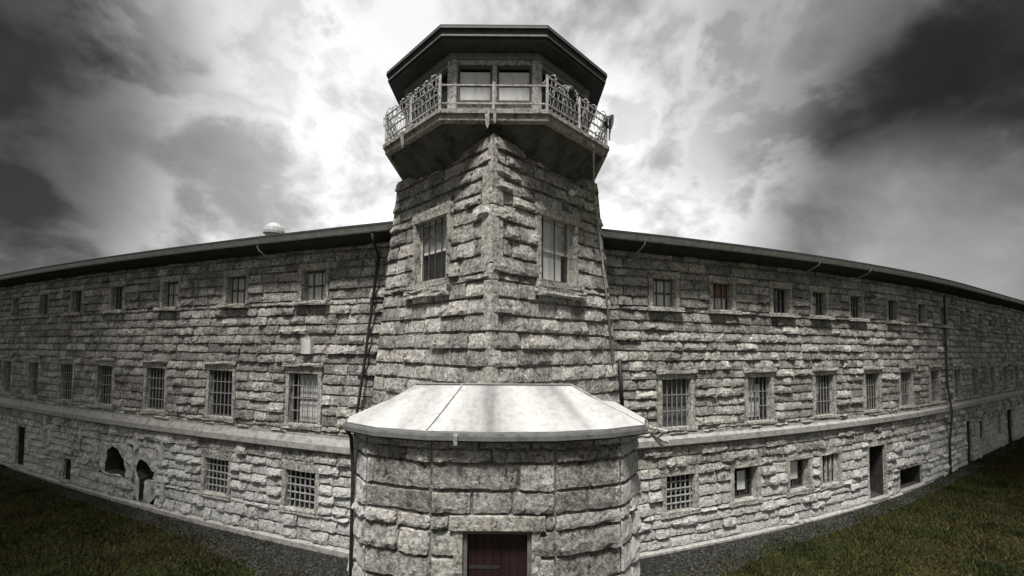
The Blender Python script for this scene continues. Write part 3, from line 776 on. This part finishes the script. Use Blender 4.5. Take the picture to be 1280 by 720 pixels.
# conduit from the slab down the right face; small wall lamp
S = faces[-45]
mb = MB(); c = octo(AP+.0, 0)[6].lerp(octo(AP+.0, 0)[7], .72)
mb.tube([(c.x, c.y, 10.4), (c.x+.02, c.y+.0, 10.2), tuple(S(np.array([1.72]), np.array([9.6]), np.array([.14]))[0]), tuple(S(np.array([1.85]), np.array([8.2]), np.array([.13]))[0]), tuple(S(np.array([1.9]), np.array([5.2]), np.array([.13]))[0])], .028, 7)
mb.build('conduit', M['rust_white'], tower, True)
P0 = Vector(S(np.array([.65]), np.array([9.35]), np.array([.1]))[0]); nn = Vector((math.cos(math.radians(-45)), math.sin(math.radians(-45)), 0)); uu_ = Vector((-nn.y, nn.x, 0))
mb = MB(); mb.rings([[P0+nn*o_+uu_*r*math.cos(2*math.pi*k/10)+Vector((0, 0, r*.8*math.sin(2*math.pi*k/10))) for k in range(10)] for o_, r in ((-.08, .06), (.0, .1), (.05, .09), (.08, .04))]); mb.build('wall_lamp', M['glow_lamp'], tower, True)
# dark downpipe on the right inner corner of the tower
# ------------------------------------------------------------------ the porch in front of the tower
porch = empty('stone_porch', (-.3, 8.5, .1), 'low bow fronted stone porch with a white metal hipped roof and a brown door', 'porch')
PL = [(-3.2, 11.3), (-3.0, 8.25), (-2.5, 7.52), (-1.3, 7.1), (.72, 7.1), (1.9, 7.52), (2.38, 8.2), (2.45, 11.3)]
DX0, DX1, DZ = -.77, .34, 2.68
def seg_surface(a, b):
    a, b = np.array(a), np.array(b); d = (b-a)/np.linalg.norm(b-a); n = np.array([d[1], -d[0]])
    def S(u, z, off): return np.stack([a[0]+d[0]*u+n[0]*off, a[1]+d[1]*u+n[1]*off, z+0*u], 1)
    return S, float(np.linalg.norm(b-a))
pz = [-.85, -.45, 0, .45, .95, 1.4, 1.8, 2.25, 2.68, 2.92, 3.3, 3.74, 3.96, 4.2]
bk = MB()
for i in range(len(PL)-1):
    S, L = seg_surface(PL[i], PL[i+1])
    hole = []
    if i == 3: hole = [(DX0-PL[3][0], DX1-PL[3][0], -1.2, DZ), (DX0-.22-PL[3][0], DX1+.22-PL[3][0], DZ, 2.92)]
    masonry('porch_masonry', S, 0, L, pz, hole, (.5, 1.2) if i in (2, 3, 4) else (.3, .6), .05, M['stone_porch'], porch, gap=.024, gapz=.03, smooth_share=.2, nv=5, cell=.08)
    backing(S, np.linspace(0, L, 3), [-1.0, 4.22], hole[:1], -.02, bk)
o = bk.build('mortar_bed', M['mortar'], porch); a_ = o.data.attributes.new('tone', 'FLOAT', 'POINT'); a_.data.foreach_set('value', [.1]*len(o.data.vertices))
mb = MB(); mb.box(DX0-.22, DX1+.22, 7.03, 7.3, DZ, 2.915); mb.build('door_lintel', M['dressed'], porch, bevel=.012)
mb = MB(); mb.box(DX0, DX0+.07, 7.13, 7.32, .1, DZ); mb.box(DX1-.07, DX1, 7.13, 7.32, .1, DZ); mb.box(DX0+.07, DX1-.07, 7.13, 7.32, DZ-.08, DZ)
dfm = mb.build('door_frame', M['door_frame'], porch, bevel=.006)
mb = MB()
for k in range(7):
    x0 = DX0+.075+(DX1-DX0-.15)*k/7; x1 = DX0+.075+(DX1-DX0-.15)*(k+1)/7-.006; mb.box(x0, x1, 7.24, 7.29, .13, DZ-.085)
door = mb.build('door', M['brown_door'], porch)
for z in (2.0, .6):
    mb = MB(); mb.box(DX0+.08, DX0+.6, 7.232, 7.24, z, z+.05); mb.build('strap_hinge', M['pipe'], door)
mb = MB(); mb.tube([(DX1-.16, 7.24, 1.2), (DX1-.16, 7.19, 1.2), (DX1-.16, 7.19, 1.05), (DX1-.16, 7.24, 1.05)], .012, 6); mb.build('door_handle', M['bar'], door)
mb = MB(); mb.box(DX0-.05, DX1+.05, 7.1, 7.5, -.8, .12); mb.box(DX0-.2, DX1+.2, 6.8, 7.09, -.8, -.05); mb.box(DX0-.2, DX1+.2, 6.5, 6.79, -.8, -.22); mb.box(DX0-.2, DX1+.2, 6.2, 6.49, -.8, -.4)
mb.build('door_step', M['dressed'], porch)
# reveals
mb = MB(); mb.box(DX0-.15, DX0, 7.07, 7.5, -.9, DZ); mb.box(DX1, DX1+.15, 7.07, 7.5, -.9, DZ); mb.build('door_jamb', M['dressed'], porch, bevel=.01)
# roof
EZ = 4.25
EV = [(-3.12, 11.2), (-3.08, 8.3), (-2.92, 7.72), (-2.25, 7.22), (-1.35, 6.93), (-.3, 6.86), (.7, 6.93), (1.6, 7.2), (2.34, 7.64), (2.54, 8.3), (2.6, 11.2)]
TP = [(-2.35, 10.9), (-1.9, 8.6), (-1.77, 7.98), (-1.45, 7.96), (-.9, 7.95), (-.3, 7.945), (.2, 7.95), (.75, 7.96), (1.1, 7.98), (1.28, 8.6), (1.75, 10.9)]
def rim(pts, z, k=0, dx=-.3, dy=9.2): return [Vector((dx+(x-dx)*(1+k), dy+(y-dy)*(1+k), z)) for x, y in pts]
def loft_open(rows, mb):
    o = len(mb.v); n = len(rows[0])
    for r in rows: mb.v += [tuple(p) for p in r]
    for i in range(len(rows)-1):
        for k in range(n-1): mb.f.append((o+i*n+k, o+i*n+k+1, o+(i+1)*n+k+1, o+(i+1)*n+k))
e0 = rim(EV, EZ+.04, .0); t0 = rim(TP, 4.93)
for i_, z_ in ((0, 4.45), (1, 4.72), (9, 4.72), (10, 4.45)): t0[i_].z = z_
in0 = [Vector((-.3+(p.x+.3)*.75, 9.2+(p.y-9.2)*.75, p.z+.01)) for p in t0]
mids = [[a.lerp(b, s)-Vector((0, 0, .02*math.sin(math.pi*s))) for a, b in zip(e0, t0)] for s in (.25, .5, .75)]
mb = MB(); loft_open([e0]+mids+[t0, in0], mb)
pr = mb.build('porch_roof', M['roof_metal'], porch)
mb = MB(); loft_open([rim(EV, EZ+.0, -.12), rim(EV, EZ-.0, .0), rim(EV, EZ+.04, .004)], mb); mb.build('roof_lip', M['gutter'], pr)
mb = MB()
gp = [(.012, -.09), (.02, -.11), (.045, -.1), (.055, -.03), (.05, .015), (.03, .015), (.028, -.04), (.012, -.05)]
loft_open([[*rim(EV, EZ+dz-.0, k*.35)] for k, dz in gp+[gp[0]]], mb); mb.build('gutter', M['trim'], pr)
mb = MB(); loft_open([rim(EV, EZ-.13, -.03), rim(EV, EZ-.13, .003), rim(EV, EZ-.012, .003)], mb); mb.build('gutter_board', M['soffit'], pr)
for i, fx in ((4, 1), (8, 0)):
    a, b = e0[i], t0[i]; mb = MB()
    mb.tube([a+Vector((0, 0, .02)), a.lerp(b, .5)+Vector((0, 0, .005)), b+Vector((0, 0, .02))], .012, 6)
    mb.build('roof_seam', M['gutter'], pr)
mb = MB(); mb.tube([p+Vector((0, 0, .02)) for p in t0[2:-2]], .018, 6); mb.build('flashing', M['trim'], pr)
mb = MB(); mb.box(-.9, -.84, 6.78, 6.9, EZ-.16, EZ+.0); mb.build('gutter_bracket', M['bar'], pr)
# downpipes at both porch corners, with lime stained render beside them
mb = MB(); mb.tube([(-2.98, 7.8, EZ-.08), (-2.9, 7.9, 4.0), (-2.86, 7.92, 3.4), (-2.86, 7.92, -.6)], .034, 8)
mb.build('downpipe', M['pipe'], porch, True)
mb = MB(); mb.tube([(2.45, 7.75, 4.22), (2.75, 7.75, 4.16), (2.62, 7.9, 4.0), (2.85, 7.95, 3.93)], .035, 6); mb.tube([(2.5, 7.8, 4.1), (2.75, 7.9, 3.85)], .03, 6); mb.build('broken_gutter_end', M['rust_white'], pr)

# both are drawn at full size above and set down here a tenth smaller, clear of the wings' eaves
K = .905
for o, z0 in ((tower, .1), (porch, .1)):
    x, y, _ = o.location
    o.scale = (K, K, K); o.location = (x*K, y*K, EYE-(EYE-z0)*K)

# ------------------------------------------------------------------ ground
def gz(x, y):
    r = np.clip((x-9)/22, 0, 1); return .14+.27*r*r*(3-2*r)+.06*np.clip((-x-9)/14, 0, 1)
xs = np.concatenate([np.linspace(-600, -60, 8), np.linspace(-50, 60, 111), np.linspace(80, 600, 8)]); ys = np.concatenate([np.linspace(-400, -20, 8), np.linspace(-15, 60, 76), np.linspace(80, 1500, 12)])
X, Y = np.meshgrid(xs, ys); Zg = gz(X, Y); nU = len(xs); ii = np.arange((len(ys)-1)*(nU-1)); q = ii//(nU-1)*nU+ii % (nU-1)
g = mesh_np('lawn', np.stack([X.ravel(), Y.ravel(), Zg.ravel()], 1), np.stack([q, q+1, q+nU+1, q+nU], 1), M['ground'], smooth=True); tag(g, kind='structure')
# gravel beds: offset of the outer edge from the wall as a function of t
def edge_l(t): return np.interp(t, [0, 5.9, 10.7, 15.6, 22, 33], [4.0, 1.1, .45, .3, .25, .25])
def edge_r(t): return np.interp(t, [0, 4.7, 7.1, 12.9, 18.4, 33], [4.5, 1.2, .68, .4, .25, .2])
for side, f, ed, tm in ((-1, fl, edge_l, 32.5), (1, fr_, edge_r, 39.5)):
    V = []; F = []
    ts = np.linspace(.2, tm, 90)
    for t in ts:
        for k in range(5):
            u = np.array([f.U(t)]); off = np.array([-.0+(float(ed(t))+.15*math.sin(t*3.1)*.5)*k/4]); p = f.S(u, np.array([0.]), off)[0]; V.append((p[0], p[1], float(gz(p[0], p[1]))+.006))
    F = [(i*5+k, i*5+k+1, (i+1)*5+k+1, (i+1)*5+k) for i in range(len(ts)-1) for k in range(4)]
    V = np.array(V); F = np.array(F)
    o = mesh_np('gravel_bed', V, F, M['gravel'], tone=np.full(len(V), .4)); tag(o, kind='structure')

def inside_wall(x, y):
    t = np.abs(x); d = np.where(x < 0, depth_left(t), depth_right(t)); return d-y   # positive = in front of the wall, along y
def porch_clear(x, y): return ~((x > -3.3) & (x < 2.8) & (y > 6.9))
# grass blades
def grass(n):
    x = rng.uniform(-30, 40, n*5); y = rng.uniform(8.5, 32, n*5)
    dw = inside_wall(x, y); t = np.abs(x); e = np.where(x < 0, edge_l(t), edge_r(t))*.95
    infr = (np.abs(x) < y*1.28) & (y > 9.6)
    pn = np.sin(x*1.7+np.cos(y*1.3)*2)*np.cos(y*2.1+x*.6)
    k = ((dw > e+rng.normal(0, .22, len(x))) | ((dw > .12) & (rng.random(len(x)) < .5*(pn > .55)+.015))) & infr & porch_clear(x, y)
    # near things show larger: thin the far grass
    k &= rng.random(len(x)) < np.clip(16/y, .25, 1)
    x, y = x[k][:n], y[k][:n]; m = len(x); z = gz(x, y)
    a = rng.uniform(0, 2*np.pi, m); h = rng.uniform(.03, .11, m)*(1+.5*np.sin(x*2.3)*np.sin(y*1.9)); w = rng.uniform(.008, .022, m); lx, ly = rng.normal(0, .045, m), rng.normal(0, .045, m)
    V = np.empty((m*3, 3)); V[0::3] = np.stack([x-np.cos(a)*w, y-np.sin(a)*w, z-.01], 1); V[1::3] = np.stack([x+np.cos(a)*w, y+np.sin(a)*w, z-.01], 1); V[2::3] = np.stack([x+lx, y+ly, z+h], 1)
    tone = np.repeat(rng.random(m)**1.3, 3)
    o = mesh_np('grass', V, np.arange(m*3).reshape(m, 3), M['grass'], tone=tone)
    tag(o, 'short dark rough grass in front of the cell blocks', 'grass', kind='stuff')
grass(240000)
def pebbles(n):
    xs_, ys_ = [], []
    for side, f, ed, tm in ((-1, fl, edge_l, 30), (1, fr_, edge_r, 36)):
        t = tm*rng.random(n)**1.6; o = rng.random(n)**.8*(ed(t)+.15); u = np.interp(t, f.t, f.u); P_ = f.S(u, 0*u, o+.14); xs_.append(P_[:, 0]); ys_.append(P_[:, 1])
    x, y = np.concatenate(xs_), np.concatenate(ys_); k = porch_clear(x, y); x, y = x[k], y[k]; m = len(x); z = gz(x, y)
    r = rng.uniform(.015, .05, m)
    O = np.array([(1, 0, 0), (0, 1, 0), (-1, 0, 0), (0, -1, 0), (0, 0, .7), (0, 0, -.7)])
    D = O[None]*rng.uniform(.5, 1.3, (m, 6, 1))*r[:, None, None]; a = rng.uniform(0, 6.28, m); c, s = np.cos(a)[:, None], np.sin(a)[:, None]
    V = np.stack([D[..., 0]*c-D[..., 1]*s+x[:, None], D[..., 0]*s+D[..., 1]*c+y[:, None], D[..., 2]+z[:, None]+.012], 2).reshape(-1, 3)
    T = np.array([(0, 1, 4), (1, 2, 4), (2, 3, 4), (3, 0, 4), (1, 0, 5), (2, 1, 5), (3, 2, 5), (0, 3, 5)])
    F = (T[None]+6*np.arange(m)[:, None, None]).reshape(-1, 3)
    o = mesh_np('gravel', V, F, M['pebble'], tone=np.repeat(rng.random(m), 6)); tag(o, 'loose grey gravel along the foot of the walls', 'gravel', kind='stuff')
pebbles(14000)

# ------------------------------------------------------------------ sky and sun
SUN_EL, SUN_AZ = math.radians(64), math.radians(192)   # azimuth the light comes from, clockwise from +Y
w = bpy.data.worlds.new('World'); scene.world = w; w.use_nodes = True
n, l = w.node_tree.nodes, w.node_tree.links; bg = n['Background']
sky = n.new('ShaderNodeTexSky'); sky.sky_type = 'NISHITA'; sky.sun_disc = False; sky.sun_elevation = SUN_EL; sky.sun_rotation = SUN_AZ
bw = n.new('ShaderNodeHueSaturation'); bw.inputs['Saturation'].default_value = .06; l.new(sky.outputs[0], bw.inputs['Color'])
D = n.new('ShaderNodeTexCoord').outputs['Generated']
sep = n.new('ShaderNodeSeparateXYZ'); l.new(D, sep.inputs[0])
mp = n.new('ShaderNodeMapping'); mp.inputs['Location'].default_value = (3.1, 1.7, .4); mp.inputs['Rotation'].default_value = (0, .5, 0); mp.inputs['Scale'].default_value = (1.0, 1.0, 1.35); l.new(D, mp.inputs[0])
f1 = noise(n, l, mp.outputs[0], 4.4, 10, .57, .15)
f2 = noise(n, l, mp.outputs[0], 1.9, 3, .5, .3)
def dotv(d):
    v = Vector(d).normalized(); q = n.new('ShaderNodeVectorMath'); q.operation = 'DOT_PRODUCT'; q.inputs[1].default_value = v; l.new(D, q.inputs[0]); return q.outputs['Value']
def mrange(x, a, b, c, d, smooth=True):
    q = n.new('ShaderNodeMapRange'); q.interpolation_type = 'SMOOTHSTEP' if smooth else 'LINEAR'; l.new(x, q.inputs[0])
    for i, v in enumerate((a, b, c, d)): q.inputs[i+1].default_value = v
    return q.outputs[0]
wob = math_(n, l, 'MULTIPLY', math_(n, l, 'SUBTRACT', f1, .5), .38)
def px(x, y): return (x-640, 540, 436-y)
glow = math_(n, l, 'ADD', dotv(px(600, 215)), math_(n, l, 'MULTIPLY', wob, .5))
base = mrange(glow, .74, .97, .27, .98)
backl = mrange(sep.outputs['Y'], .3, -.4, 0, .28)
high = mrange(sep.outputs['Z'], .62, .95, 0, 2.6)
base = math_(n, l, 'MAXIMUM', base, math_(n, l, 'MAXIMUM', backl, high))
tex = mrange(math_(n, l, 'ADD', math_(n, l, 'MULTIPLY', f1, .75), math_(n, l, 'MULTIPLY', f2, .25)), .36, .6, .42, 1.15)
val = math_(n, l, 'MULTIPLY', base, tex)
for d, a, b, amt in ((px(-220, 20), .93, .993, .93), (px(230, 20), .985, .999, .35), (px(640, -160), .86, .99, .38), (px(1420, 300), .95, .998, .6), (px(1480, 100), .92, .99, .9), (px(1160, 235), .955, 1.0, .5), (px(1020, 40), .97, .999, .4), (px(890, 150), .986, 1.0, .35)):
    mk = mrange(math_(n, l, 'ADD', dotv(d), math_(n, l, 'MULTIPLY', wob, .42)), a, b, 1.0, 1.0-amt)
    val = math_(n, l, 'MULTIPLY', val, mk)
# a bright rift low on the right
rift = mrange(math_(n, l, 'ADD', dotv(px(1170, 330)), math_(n, l, 'MULTIPLY', wob, .12)), .97, .998, 0, .45)
val = math_(n, l, 'ADD', val, math_(n, l, 'MULTIPLY', rift, f1))
cc = n.new('ShaderNodeCombineColor')
for i in range(3): l.new(math_(n, l, 'MULTIPLY', val, (7.3, 7.3, 7.3)[i]), cc.inputs[i])
sk = mix(n, l, 'ADD', 1.0, mix(n, l, 'MULTIPLY', 1.0, bw.outputs[0], (.02, .02, .02)), cc.outputs[0])
l.new(sk, bg.inputs['Color']); bg.inputs['Strength'].default_value = .1
sd = bpy.data.lights.new('sun', 'SUN'); sd.energy = 2.8; sd.angle = math.radians(10); sd.color = (1, .97, .92)
so = bpy.data.objects.new('sun', sd); COL.objects.link(so)
dirv = Vector((math.sin(SUN_AZ)*math.cos(SUN_EL), math.cos(SUN_AZ)*math.cos(SUN_EL), math.sin(SUN_EL)))
so.rotation_euler = dirv.to_track_quat('Z', 'Y').to_euler(); so.location = dirv*40

# clouds added unseen above and behind the viewer, to shade the outer wings and lawns
import bmesh
m_, n_, l_, b_ = nt('shade_cloud'); b_.inputs['Base Color'].default_value = (.55, .55, .56, 1); b_.inputs['Roughness'].default_value = 1; b_.inputs['Specular IOR Level'].default_value = 0
def shade_cloud(cx, cy, cz, rx, ry, rz, seed):
    rr = random.Random(seed); bm = bmesh.new(); bmesh.ops.create_icosphere(bm, subdivisions=5, radius=1)
    K_ = [(Vector((rr.gauss(0, 1), rr.gauss(0, 1), rr.gauss(0, 1))).normalized(), rr.uniform(.08, .3), rr.uniform(.05, .25)) for _ in range(60)]
    for v in bm.verts:
        d = v.co.normalized(); k = .8
        for c, a, wd in K_: k += a*max(0, 1-(1-d.dot(c))/wd)*.6
        v.co = Vector((cx+d.x*rx*k, cy+d.y*ry*k, cz+d.z*rz*k*(1 if d.z > 0 else .45)))
    me = bpy.data.meshes.new('shade_cloud'); bm.to_mesh(me); bm.free(); me.materials.append(m_); me.polygons.foreach_set('use_smooth', [True]*len(me.polygons))
    o = bpy.data.objects.new('shade_cloud', me); COL.objects.link(o); tag(o, kind='structure')
shade_cloud(-6-18.5-34, -14, 60, 34, 42, 6, 3); shade_cloud(-6+20+36, -12, 60, 34, 42, 6, 5)

# ------------------------------------------------------------------ camera
cd = bpy.data.cameras.new('camera'); cam = bpy.data.objects.new('camera', cd); COL.objects.link(cam); scene.camera = cam
cd.sensor_width = 36; cd.lens = 36*540/1280; cd.clip_start = .1; cd.clip_end = 4000
PITCH, ROLL = math.radians(2.5), math.radians(.4)
fw = Vector((0, math.cos(PITCH), math.sin(PITCH))); up0 = Vector((0, -math.sin(PITCH), math.cos(PITCH))); rt0 = Vector((1, 0, 0))
rt = rt0*math.cos(ROLL)+up0*math.sin(ROLL); up = -rt0*math.sin(ROLL)+up0*math.cos(ROLL)
mw = Matrix((rt, up, -fw)).transposed().to_4x4(); mw.translation = Vector((0, 0, EYE)); cam.matrix_world = mw
YC = 436-540*math.tan(PITCH)
cd.shift_y = (YC-360)/1280

scene.view_settings.view_transform = 'Standard'; scene.view_settings.look = 'None'; scene.view_settings.exposure = .88; scene.view_settings.gamma = 1
scene.cycles.max_bounces = 5; scene.cycles.diffuse_bounces = 3; scene.cycles.use_denoising = True
